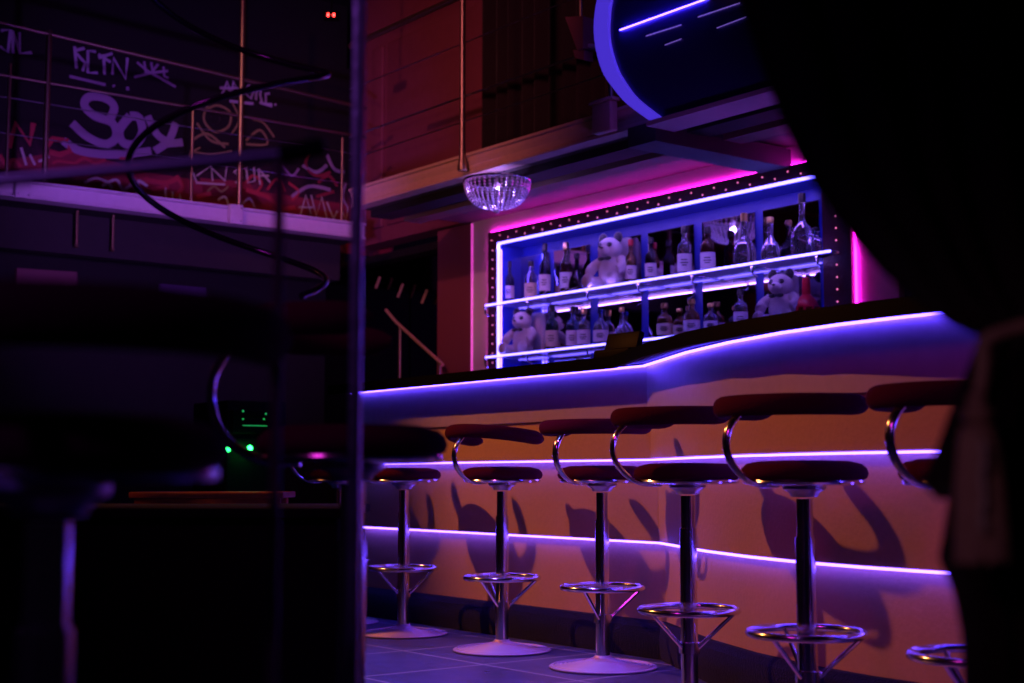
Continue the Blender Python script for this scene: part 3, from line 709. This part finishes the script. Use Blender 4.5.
# ================================================================= GRAFFITI
GU = UWL-.003
def stroke(mb, pts, wpx, k=5, flat=False):
    P = [Vector(onU(x, y, GU)) for x, y in pts]
    if len(P) > 2 and not flat: P = smooth_pts(P, k)
    w_ = wpx/120/2
    mb.tube(P, w_, 8, r2=.003, up=Vector((0, 1, 0)))
def graf(strokes, name, m, wpx, label=None, par=None, flat=False):
    mb = MB()
    for s in strokes: stroke(mb, s, wpx, flat=flat)
    o = link(name, mb, m, par, off=(0, 0, 0)) if not par else link(name, mb, m, par, gb)
    if label: o['label'] = label
    return o
gb = (VatU(180, UWL-.01, 3.4), UWL-.01, ZM+.12)
def ground_mat():
    m = bpy.data.materials.new('graffiti_ground'); m.use_nodes = True; nt = m.node_tree; b = nt.nodes['Principled BSDF']; b.inputs['Roughness'].default_value = .75
    tc = nt.nodes.new('ShaderNodeTexCoord'); sp_ = nt.nodes.new('ShaderNodeSeparateXYZ'); nt.links.new(tc.outputs['Object'], sp_.inputs[0])
    n1 = nt.nodes.new('ShaderNodeTexNoise'); n1.inputs['Scale'].default_value = 2.2; n1.inputs['Detail'].default_value = 6; n1.inputs['Distortion'].default_value = 2.5
    nt.links.new(tc.outputs['Object'], n1.inputs['Vector'])
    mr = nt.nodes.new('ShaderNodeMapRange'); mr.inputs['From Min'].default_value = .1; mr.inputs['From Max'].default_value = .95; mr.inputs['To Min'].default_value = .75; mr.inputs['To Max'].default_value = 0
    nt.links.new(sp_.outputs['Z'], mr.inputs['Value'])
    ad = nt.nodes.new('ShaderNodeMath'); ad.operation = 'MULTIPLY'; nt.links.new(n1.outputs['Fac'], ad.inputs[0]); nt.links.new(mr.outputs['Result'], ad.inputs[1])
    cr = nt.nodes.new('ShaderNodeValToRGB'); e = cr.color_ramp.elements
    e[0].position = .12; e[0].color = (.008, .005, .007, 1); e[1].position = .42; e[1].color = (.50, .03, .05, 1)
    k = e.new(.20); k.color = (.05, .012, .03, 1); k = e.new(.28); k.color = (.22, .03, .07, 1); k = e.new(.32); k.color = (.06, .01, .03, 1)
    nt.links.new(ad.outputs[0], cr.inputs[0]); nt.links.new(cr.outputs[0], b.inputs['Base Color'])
    return m
gw = thing('graffiti_wall', gb, 'graffiti-covered wall board behind the left gallery railing', 'graffiti')
link('board', MB().box((-2.4, UWL-.0099, ZM+.125), (VLE+1.2, UWL-.0005, 4.6)), ground_mat(), gw, gb)
GU = UWL-.013
P_L = mat('lilac_paint', (.52, .42, .62), .6); P_R = mat('red_paint', (.55, .05, .08), .6); P_DR = mat('dark_red_paint', (.32, .03, .06), .6)
P_W = mat('white_paint', (.7, .62, .6), .6); P_Y = mat('ochre_paint', (.34, .24, .10), .6); P_P = mat('pale_violet_paint', (.40, .27, .45), .6); P_K = mat('black_paint', (.015, .01, .012), .6)
# red and violet washes of sprayed colour near the floor
def blob(poly, m, name='spray_patch', u=.0015):
    P = [onU(x, y, GU) for x, y in poly]; n = len(P)
    vs = [(p[0], UWL-.0105, p[2]) for p in P]+[(p[0], UWL-.0100, p[2]) for p in P]
    return link(name, MB().add(vs, [tuple(range(n)), tuple(range(n, 2*n))[::-1]]+[(i, (i+1) % n, n+(i+1) % n, n+i) for i in range(n)]), m, gw, gb, smooth=False)
blob([(-20, 160), (20, 158), (70, 150), (150, 172), (250, 190), (352, 205), (352, 240), (-20, 200)], P_DR)
blob([(90, 168), (140, 165), (160, 190), (120, 198), (88, 186)], P_R)
blob([(200, 178), (250, 182), (262, 205), (205, 200)], P_DR)
# upper tags
def sh(pts, dx=0, dy=0): return [(x+dx, y+dy) for x, y in pts]
T = lambda x, y: (x*180/1024, 20+y*120/683)
def TT(*l): return [T(*p) for p in l]
graf([TT((5, 60), (60, 55), (45, 185), (0, 150)), TT((70, 60), (75, 190)), TT((70, 60), (115, 190)), TT((110, 70), (112, 190), (180, 185)), ], 'tag_lettering', P_L, 3.0, par=gw, flat=True)
graf([TT((425, 150), (435, 275)), TT((425, 175), (480, 160)), TT((435, 190), (485, 245), (470, 290)), TT((545, 180), (500, 175), (500, 300), (555, 300)), TT((560, 215), (640, 190)), TT((590, 195), (595, 310)), TT((560, 195), (630, 240)), TT((640, 310), (645, 215), (715, 335), (725, 215)), ], 'tag_lettering', P_L, 3.0, par=gw, flat=True)
graf([TT((395, 320), (600, 368)), TT((645, 370), (650, 380)), TT((725, 380), (727, 400))], 'tag_lettering', P_P, 3, par=gw, flat=True)
graf([TT((780, 240), (840, 290), (1000, 380)), TT((765, 325), (860, 300), (955, 290)), TT((820, 235), (830, 300)), TT((860, 240), (870, 300)), TT((900, 250), (870, 290)), TT((930, 265), (935, 320), (960, 330))], 'tag_lettering', P_P, 2.6, par=gw, flat=True)
T = lambda x, y: (170+x*180/723, 70+y*170/683)
graf([TT((210, 100), (230, 45), (245, 100)), TT((200, 72), (285, 75)), TT((250, 95), (255, 45), (275, 90), (285, 50)), TT((320, 60), (300, 90), (325, 115), (340, 70)), TT((345, 120), (348, 80), (365, 82), (362, 100), (370, 130)), TT((240, 125), (335, 135)), TT((400, 95), (385, 95), (385, 135), (410, 138)), TT((360, 130), (410, 145)), TT((422, 135), (425, 142))], 'tag_lettering', P_L, 3.0, par=gw, flat=True)
# big bubble letters
T = lambda x, y: (x*360/1024, y*240/683)
graf([TT((205, 350), (250, 390), (300, 410), (330, 390), (320, 350), (270, 330), (240, 300), (255, 275), (300, 280), (325, 305), (310, 345)), TT((180, 400), (230, 430), (330, 440), (430, 430))], 'bubble_letter', P_P, 8.5, par=gw)
graf([TT((370, 330), (340, 370), (350, 405), (385, 410), (405, 375), (395, 335), (370, 330))], 'bubble_letter', P_P, 9, par=gw)
graf([TT((420, 330), (445, 380), (470, 400)), TT((500, 350), (480, 400), (440, 430)), TT((460, 410), (520, 405))], 'bubble_letter', P_P, 8, par=gw)
# reds left
graf([TT((25, 420), (45, 350), (85, 410), (95, 350)), TT((130, 420), (150, 395), (190, 400), (200, 430), (170, 440), (140, 432))], 'red_letter', P_R, 5.5, par=gw, flat=True)
graf([TT((60, 420), (75, 470)), TT((85, 440), (100, 470)), TT((110, 460), (140, 445))], 'white_drip', P_W, 2.5, par=gw, flat=True)
graf([TT((150, 465), (165, 458), (195, 462), (215, 465)), TT((340, 450), (370, 452))], 'red_letter', P_R, 3, par=gw)
graf([TT((240, 520), (270, 505), (300, 515), (320, 535)), TT((290, 530), (330, 510), (350, 540), (380, 520)), TT((390, 530), (395, 515), (420, 530))], 'white_letter', P_W, 3.2, par=gw)
graf([TT((410, 510), (470, 520), (510, 505)), TT((430, 540), (480, 530)), TT((500, 560), (520, 530), (500, 500))], 'red_letter', P_R, 5, par=gw)
graf([TT((470, 530), (472, 565)), TT((490, 545), (492, 570)), TT((510, 550), (515, 575)), TT((620, 570), (640, 560), (650, 590), (630, 600))], 'white_letter', P_W, 2.2, par=gw)
# ochre figure around the tall post
graf([TT((590, 300), (580, 340), (610, 375), (650, 360), (655, 320), (620, 300), (590, 310)), TT((545, 400), (590, 380), (640, 420)), TT((560, 350), (600, 400), (650, 410)), TT((700, 400), (740, 370), (760, 410), (700, 410)), TT((540, 430), (600, 440), (660, 430))], 'ochre_lettering', P_Y, 2.6, par=gw)
graf([TT((600, 330), (625, 330), (625, 350), (600, 350)), TT((685, 390), (720, 385))], 'ochre_lettering', P_K, 3, par=gw)
graf([TT((545, 480), (560, 520), (640, 525)), TT((560, 500), (600, 470), (605, 515)), TT((600, 475), (640, 515), (645, 470)), TT((690, 470), (665, 490), (690, 505), (670, 520)), TT((700, 475), (705, 520), (725, 515), (722, 475)), TT((735, 480), (740, 525)), TT((735, 480), (770, 520)), TT((740, 500), (765, 500))], 'white_letter', P_W, 2, par=gw, flat=True)
graf([TT((855, 610), (870, 555), (885, 610)), TT((850, 590), (890, 590)), TT((885, 555), (900, 615), (915, 560), (930, 620)), TT((930, 575), (950, 625)), TT((960, 600), (940, 640)), TT((970, 590), (985, 630), (990, 590))], 'white_letter', P_W, 1.8, par=gw, flat=True)
graf([TT((860, 470), (900, 490), (930, 470)), TT((830, 560), (880, 530), (940, 540)), TT((930, 440), (950, 480), (980, 490))], 'violet_swirl', P_P, 4, par=gw)
graf([TT((700, 540), (760, 560), (800, 590)), TT((780, 600), (840, 590)), TT((560, 560), (600, 550))], 'red_letter', P_R, 5, par=gw)

graf([TT((700, 520), (720, 500), (745, 520), (730, 545), (705, 540)), TT((760, 540), (790, 510), (810, 545)), TT((820, 520), (850, 545), (830, 570))], 'red_letter', P_R, 3, par=gw)
graf([TT((880, 430), (870, 470), (900, 500), (940, 490)), TT((905, 520), (935, 500), (960, 530)), TT((900, 560), (950, 545))], 'red_letter', P_DR, 3.5, par=gw)
graf([TT((215, 465), (240, 450), (270, 465), (300, 455)), TT((20, 470), (40, 455), (60, 475)), TT((0, 440), (15, 470))], 'red_letter', P_R, 3.5, par=gw)
graf([TT((590, 545), (610, 530), (630, 545), (650, 530)), TT((560, 470), (540, 440), (570, 420)), TT((660, 290), (680, 340), (660, 380)), TT((720, 340), (750, 350), (780, 390))], 'ochre_lettering', P_Y, 2.2, par=gw)
graf([TT((800, 470), (830, 500), (850, 480)), TT((985, 520), (975, 560), (990, 590)), TT((690, 580), (710, 565), (725, 590))], 'violet_swirl', P_P, 2.6, par=gw)
# ================================================================= ROOM BELOW LEFT GALLERY
link('trim_13', MB().box((-3, UL+.35, 2.42), (VLE, UL+.5, ZM)), CONC, kind='structure')
def panelU(name, pts, U, th, m, label, cat):
    P = [onU(x, y, U) for x, y in pts]; n = len(P)
    vs = [(p[0], U, p[2]) for p in P]+[(p[0], U+th, p[2]) for p in P]
    mb = MB().add(vs, [tuple(range(n)), tuple(range(n, 2*n))[::-1]]+[(i, (i+1) % n, n+(i+1) % n, n+i) for i in range(n)])
    o = link(name, mb, m, off=(P[0][0], U, P[0][2]), smooth=False); return tag(o, label, cat)
panelU('hanging_board', [(118, 250), (150, 238), (188, 238), (165, 249), (124, 258)], UL+.55, .05, mat('ochre_board', (.35, .2, .1), .7), 'slanting ochre board hanging below the graffiti gallery', 'board')
sg = panelU('tagged_board', [(186, 240), (268, 250), (268, 266), (165, 254)], UL+.8, .04, mat('violet_board', (.18, .12, .24), .6), 'dim violet board with a small white tag below the gallery', 'board')
so_ = sg.location
mb = MB(); GU = UL+.79
for s in ([(201, 253), (201, 243), (206, 244), (205, 249), (202, 249)], [(209, 253), (210, 245)], [(213, 252), (218, 245)], [(213, 246), (218, 253)], [(203, 256), (216, 257)]): stroke(mb, s, 1.3, flat=True)
sp = onU(186, 240, UL+.8); link('tag_lettering', mb, P_W, sg, (sp[0], UL+.8, sp[2]))
panelU('wall_panel', [(17, 268), (77, 272), (77, 309), (17, 308)], UWL-.06, .05, mat('dull_maroon_board', (.22, .08, .10), .7), 'dull maroon square panel on the dark wall at far left', 'panel')
panelU('wall_panel', [(161, 284), (206, 288), (206, 305), (161, 304)], UWL-.06, .05, mat('dull_violet_board', (.10, .05, .15), .7), 'small dim violet panel on the dark wall under the gallery', 'panel')
for px, y0, y1, lb in ((77, 226, 246, 'short brass hanger bar under the gallery, left of its pair'), (113, 230, 250, 'short brass hanger bar under the gallery, right of its pair')):
    a, b = Vector(onU(px, y0, UL+.2)), Vector(onU(px, y1, UL+.2)); a.z = ZM
    tag(link('hanger_bar', MB().tube([a, (a.x, a.y, b.z)], .012, 8).ball((a.x, a.y, b.z), .018, 1), mat('dull_brass', (.2, .13, .07), .5, .8), off=tuple(a)), lb, 'bar', 'hanger bars')
# amplifier rack with green lamps
UR = 8.2
q = onU(252, 480, UR)
t = thing('amplifier_rack', (q[0], UR, 0), 'black amplifier rack with green indicator lamps in the dark corner', 'audio rack')
o_ = (q[0], UR, 0); a, b = onU(228, 400, UR), onU(286, 470, UR)
link('cabinet', MB().rbox((a[0], UR+.01, 0), (b[0], UR+.5, a[2]), .01), BLACKPLASTIC, t, o_)
for y in (410, 418, 425, 438):
    c, d = onU(232, y, UR), onU(282, y+9, UR)
    link('amplifier', MB().rbox((c[0], UR-.015, d[2]), (d[0], UR+.02, c[2]), .003), BLACKGLOSS, t, o_)
GRN = led('green_lamp', (.02, 1, .12), 12); GRS = led('green_lamp_dim', (.02, 1, .15), .25)
for px, py, r, m_ in ((228, 449, .019, GRN), (250, 448, .019, GRN), (243, 411, .008, GRS), (266, 414, .008, GRS), (243, 419, .007, GRS), (264, 419, .007, GRS)):
    c = onU(px, py, UR-.02); link('indicator_lamp', MB().ball(c, r, 1), m_, t, o_)
link('indicator_line', 0 or MB().box(onU(243, 425, UR-.02), (onU(268, 426.3, UR-.02)[0], UR-.012, onU(268, 426.3, UR-.02)[2])), GRS, t, o_)
l = bpy.data.lights.new('green_indicator_glow', 'POINT'); l.energy = .5; l.color = (.02, 1, .15); l.shadow_soft_size = .03
lo = bpy.data.objects.new('green_indicator_glow', l); COL.objects.link(lo); lo.location = loc(onU(252, 450, UR-.1)[0], UR-.1, onU(252, 450, UR-.1)[2])
# wooden bench lit dim red
p0, p1 = onY(128, 508, 7.0), onY(283, 508, 7.0)
t = thing('wooden_bench', ((p0.x+p1.x)/2, 7.0, 0), 'low wooden bench with dim red-lit front edge below the green lamps', 'bench', room=False)
o_ = ((p0.x+p1.x)/2, 7.0, 0); zt_ = onY(200, 492, 7.0).z
link('bench_top', MB().rbox((p0.x, 7.0, zt_-.03), (p1.x, 7.4, zt_), .006), mat('red_brown_wood', (.30, .09, .04), .45, bump=.2, bscale=30, var=.3), t, o_, room=False)
link('bench_front', MB().rbox((p0.x+.02, 7.03, zt_-.25), (p1.x-.02, 7.06, zt_-.031), .004), mat('red_brown_wood', (0, 0, 0)), t, o_, room=False)
for x in (p0.x+.03, p1.x-.09):
    for y in (7.06, 7.30): link('leg', MB().rbox((x, y, 0), (x+.06, y+.06, zt_-.031), .004), mat('red_brown_wood', (0, 0, 0)), t, o_)
# black low stage box in front of it
p0, p1 = onY(-120, 508, 4.2), onY(345, 508, 4.2)
t = thing('black_counter', ((p0.x+p1.x)/2, 4.2, 0), 'low black box counter filling the dark lower left behind the stools', 'counter', room=False)
o_ = ((p0.x+p1.x)/2, 4.2, 0)
BLK = mat('matt_black', (.006, .006, .008), .85, spec=.1)
link('counter_body', MB().rbox((p0.x, 4.2, 0), (p1.x-.02, 4.9, p0.z-.03), .01), BLK, t, o_)
link('counter_top', MB().rbox((p0.x-.02, 4.17, p0.z-.03), (p1.x, 4.95, p0.z), .008), BLK, t, o_)

# two small red lamps high up
p = onY(331, 15, 10.5)
t = thing('red_exit_lamp', tuple(p), 'pair of tiny red lamps glowing high up near the steel post', 'lamp', room=False)
link('housing', MB().rbox((p.x-.06, p.y, p.z-.03), (p.x+.06, p.y+.06, p.z+.03), .006), BLACKPLASTIC, t, tuple(p))
RL = led('red_lamp', (1, .03, .02), 8)
for dx in (-.022, .022): link('lamp_lens', MB().ball((p.x+dx, p.y-.004, p.z), (.011, .01, .018), 1), RL, t, tuple(p))
link('bracket', MB().tube([(p.x, p.y+.03, p.z+.03), (p.x, p.y+.03, 5.2)], .006, 6), BLACKPLASTIC, t, tuple(p))

# ================================================================= STEEL POST
YP = 2.0
a, b = onY(356, 0, YP), onY(351, 683, YP)
xp = (onY(356, 300, YP).x)
t = thing('steel_post', (xp, YP, 0), 'slim full-height steel post dividing the picture, lit purple', 'post', room=False)
link('shaft', MB().rbox((xp-.0085, YP-.012, .012), (xp+.0085, YP+.012, 5.2), .003), mat('worn_steel', (.55, .5, .55), .4, 1, bump=.2, bscale=50), t, (xp, YP, 0))
link('foot_plate', MB().rbox((xp-.05, YP-.05, 0), (xp+.05, YP+.05, .012), .003), STEEL, t, (xp, YP, 0))

# ================================================================= SPIRAL TUBE
YS = 3.6; c_ = onY(229, 170, YS); Rs = 99/1422*YS; pitch = (290-75)/1422*YS
pts = []; z0 = onY(328, 75, YS).z
for i in range(-60, 73):
    th = 2*math.pi*i/66           # 0 = right tip, goes over the near side to the left
    pts.append((c_.x+Rs*math.cos(th), YS-Rs*math.sin(th), z0-pitch*i/66))
sp = thing('spiral_tube', (c_.x, YS, pts[-1][2]), 'glossy black spiral tube coiling in front of the graffiti', 'spiral', room=False)
link('coil', MB().tube(pts, .0085, 12), mat('glossy_black_tube', (.06, .06, .10), .14, spec=.9, metal=.7), sp, (c_.x, YS, pts[-1][2]))
zt2 = pts[0][2]
link('hanger', MB().tube([pts[0], (pts[0][0], pts[0][1], 5.2)], .006, 8), BLACKPLASTIC, sp, (c_.x, YS, pts[-1][2]))

# ================================================================= BLURRED HANDRAIL
YR = 1.55
a, b, e = onY(-60, 186, YR), onY(280, 155, YR), onY(325, 146, YR)
t = thing('handrail', (b.x, YR, 0), 'blurred close purple-lit metal rail crossing the graffiti, on a thin post', 'handrail', room=False)
o_ = (b.x, YR, 0)
link('rail', MB().tube([a, b], .0075, 12), mat('satin_metal', (.4, .34, .42), .4, 1), t, o_)
link('rail_end', MB().tube([b, e], .011, 12), BLACKPLASTIC, t, o_)
link('post', MB().tube([b, (b.x, YR, .01)], .006, 12), mat('dark_bronze', (.16, .07, .08), .5, .6), t, o_)
link('post_foot', MB().lathe([(0, 0), (.12, 0), (.12, .006), (.02, .02), (0, .02)], 28, c=(b.x, YR, 0), cap=False), BLACKPLASTIC, t, o_)

# ================================================================= CURTAIN
YC = 1.35
def curtain(rows_, name, nf, amp, seed, mat_, y0=YC):
    r = random.Random(seed); rows = []; m = nf*10
    key = rows_; K = []
    for i in range(len(key)-1):
        for j in range(5):
            s = j/5; K.append([key[i][q]+(key[i+1][q]-key[i][q])*s for q in range(4)])
    K.append(list(key[-1]))
    ph = [r.uniform(-.8, .8) for _ in range(nf+2)]
    for (py, L, R_, am) in K:
        row = []
        for i in range(m+1):
            s = i/m
            f = s*nf; k = int(min(f, nf-1))
            yy = y0+amp*am*math.sin(2*math.pi*f+ph[k]*.0+1.2)+amp*.5*am*math.sin(2*math.pi*f*.37+2)
            px = L+(R_-L)*s
            p = onY(px, py, y0); row.append((p.x, yy, p.z))
        rows.append(row)
    mb = MB().grid(rows); return mb
top = [(-220, 705, 1500, 1), (-60, 735, 1480, 1), (0, 750, 1460, 1), (60, 770, 1440, 1), (120, 793, 1400, .95), (180, 822, 1360, .9), (230, 858, 1320, .8), (270, 892, 1280, .7), (300, 925, 1240, .6), (322, 957, 1190, .5), (336, 985, 1130, .4)]
mb1 = curtain(top, 'c', 11, .028, 4, DRAPE)
zhem = mb1.v[-1][2]
t = thing('tied_curtain', tuple(onY(1050, 336, YC)), 'heavy near-black curtain swagged and tied back at the right edge', 'curtain', room=False)
o_ = tuple(onY(1050, 336, YC))
c = link('swag', mb1, DRAPE, t, o_); md = c.modifiers.new('s', 'SOLIDIFY'); md.thickness = .01
md = c.modifiers.new('b', 'SUBSURF'); md.levels = 1; md.render_levels = 1
mid = [(336, 985, 1130, .5), (360, 978, 1130, .6), (400, 962, 1140, .8), (450, 946, 1150, 1), (485, 932, 1160, 1.1), (500, 947, 1160, 1.1)]
c = link('tail', curtain(mid, 'c', 6, .02, 5, DRAPE, YC-.02), DRAPE, t, o_); md = c.modifiers.new('s', 'SOLIDIFY'); md.thickness = .01
low = [(336, 990, 1130, .5), (480, 962, 1140, 1), (560, 948, 1150, 1), (592, 963, 1150, 1), (640, 972, 1150, 1), (800, 978, 1150, 1), (1180, 985, 1150, 1)]
c = link('hanging_length', curtain(low, 'c', 5, .022, 6, DRAPE, YC+.03), DRAPE, t, o_); md = c.modifiers.new('s', 'SOLIDIFY'); md.thickness = .01
# tie-back rope with tassel
YT = 1.27
pt = onY(978, 345, YT)
t = thing('tassel_tieback', tuple(pt), 'bronze cord tie-back with carved bead and long fringed tassel on the curtain', 'tassel', room=False)
o_ = tuple(pt)
link('cord', MB().tube(smooth_pts([onY(1060, 318, YT), onY(1010, 330, YT), onY(985, 342, YT), onY(983, 370, YT), onY(979, 392, YT)], 5), .006, 8), ROPE, t, o_)
k = YT/1422
q = onY(978, 435, YT)
def hp(py): return onY(978, py, YT).z-q.z
link('carved_head', MB().lathe([(0, hp(436)), (.015, hp(434)), (.017, hp(428)), (.008, hp(424)), (.014, hp(418)), (.016, hp(412)), (.007, hp(406)), (.010, hp(400)), (.006, hp(394)), (0, hp(392))], 20, c=tuple(q), cap=False), ROPE, t, o_)
sk = MB()
for i in range(26):
    a = 2*math.pi*i/26; sk.tube([(q.x+.014*math.cos(a), q.y+.014*math.sin(a), q.z), (q.x+.019*math.cos(a), q.y+.019*math.sin(a), q.z-.05), (q.x+.021*math.cos(a+.1), q.y+.021*math.sin(a+.1), q.z+hp(560)+random.uniform(-.004, .004))], .0035, 6)
link('fringe', sk, ROPE, t, o_)['kind'] = 'stuff'
bd = MB()
for i in range(14): bd.ball(onY(983+1.2*math.sin(i), 448+i*6.2, YT-.03), .0030 if i % 3 else .0042, 1)
bd.tube([onY(983, 440, YT-.03), onY(983, 532, YT-.03)], .001, 5)
bd.tube([onY(980, 430, YT-.0), onY(983, 442, YT-.03)], .0012, 5)
link('bead_string', bd, mat('pale_beads', (.4, .33, .36), .35, .5), t, o_)
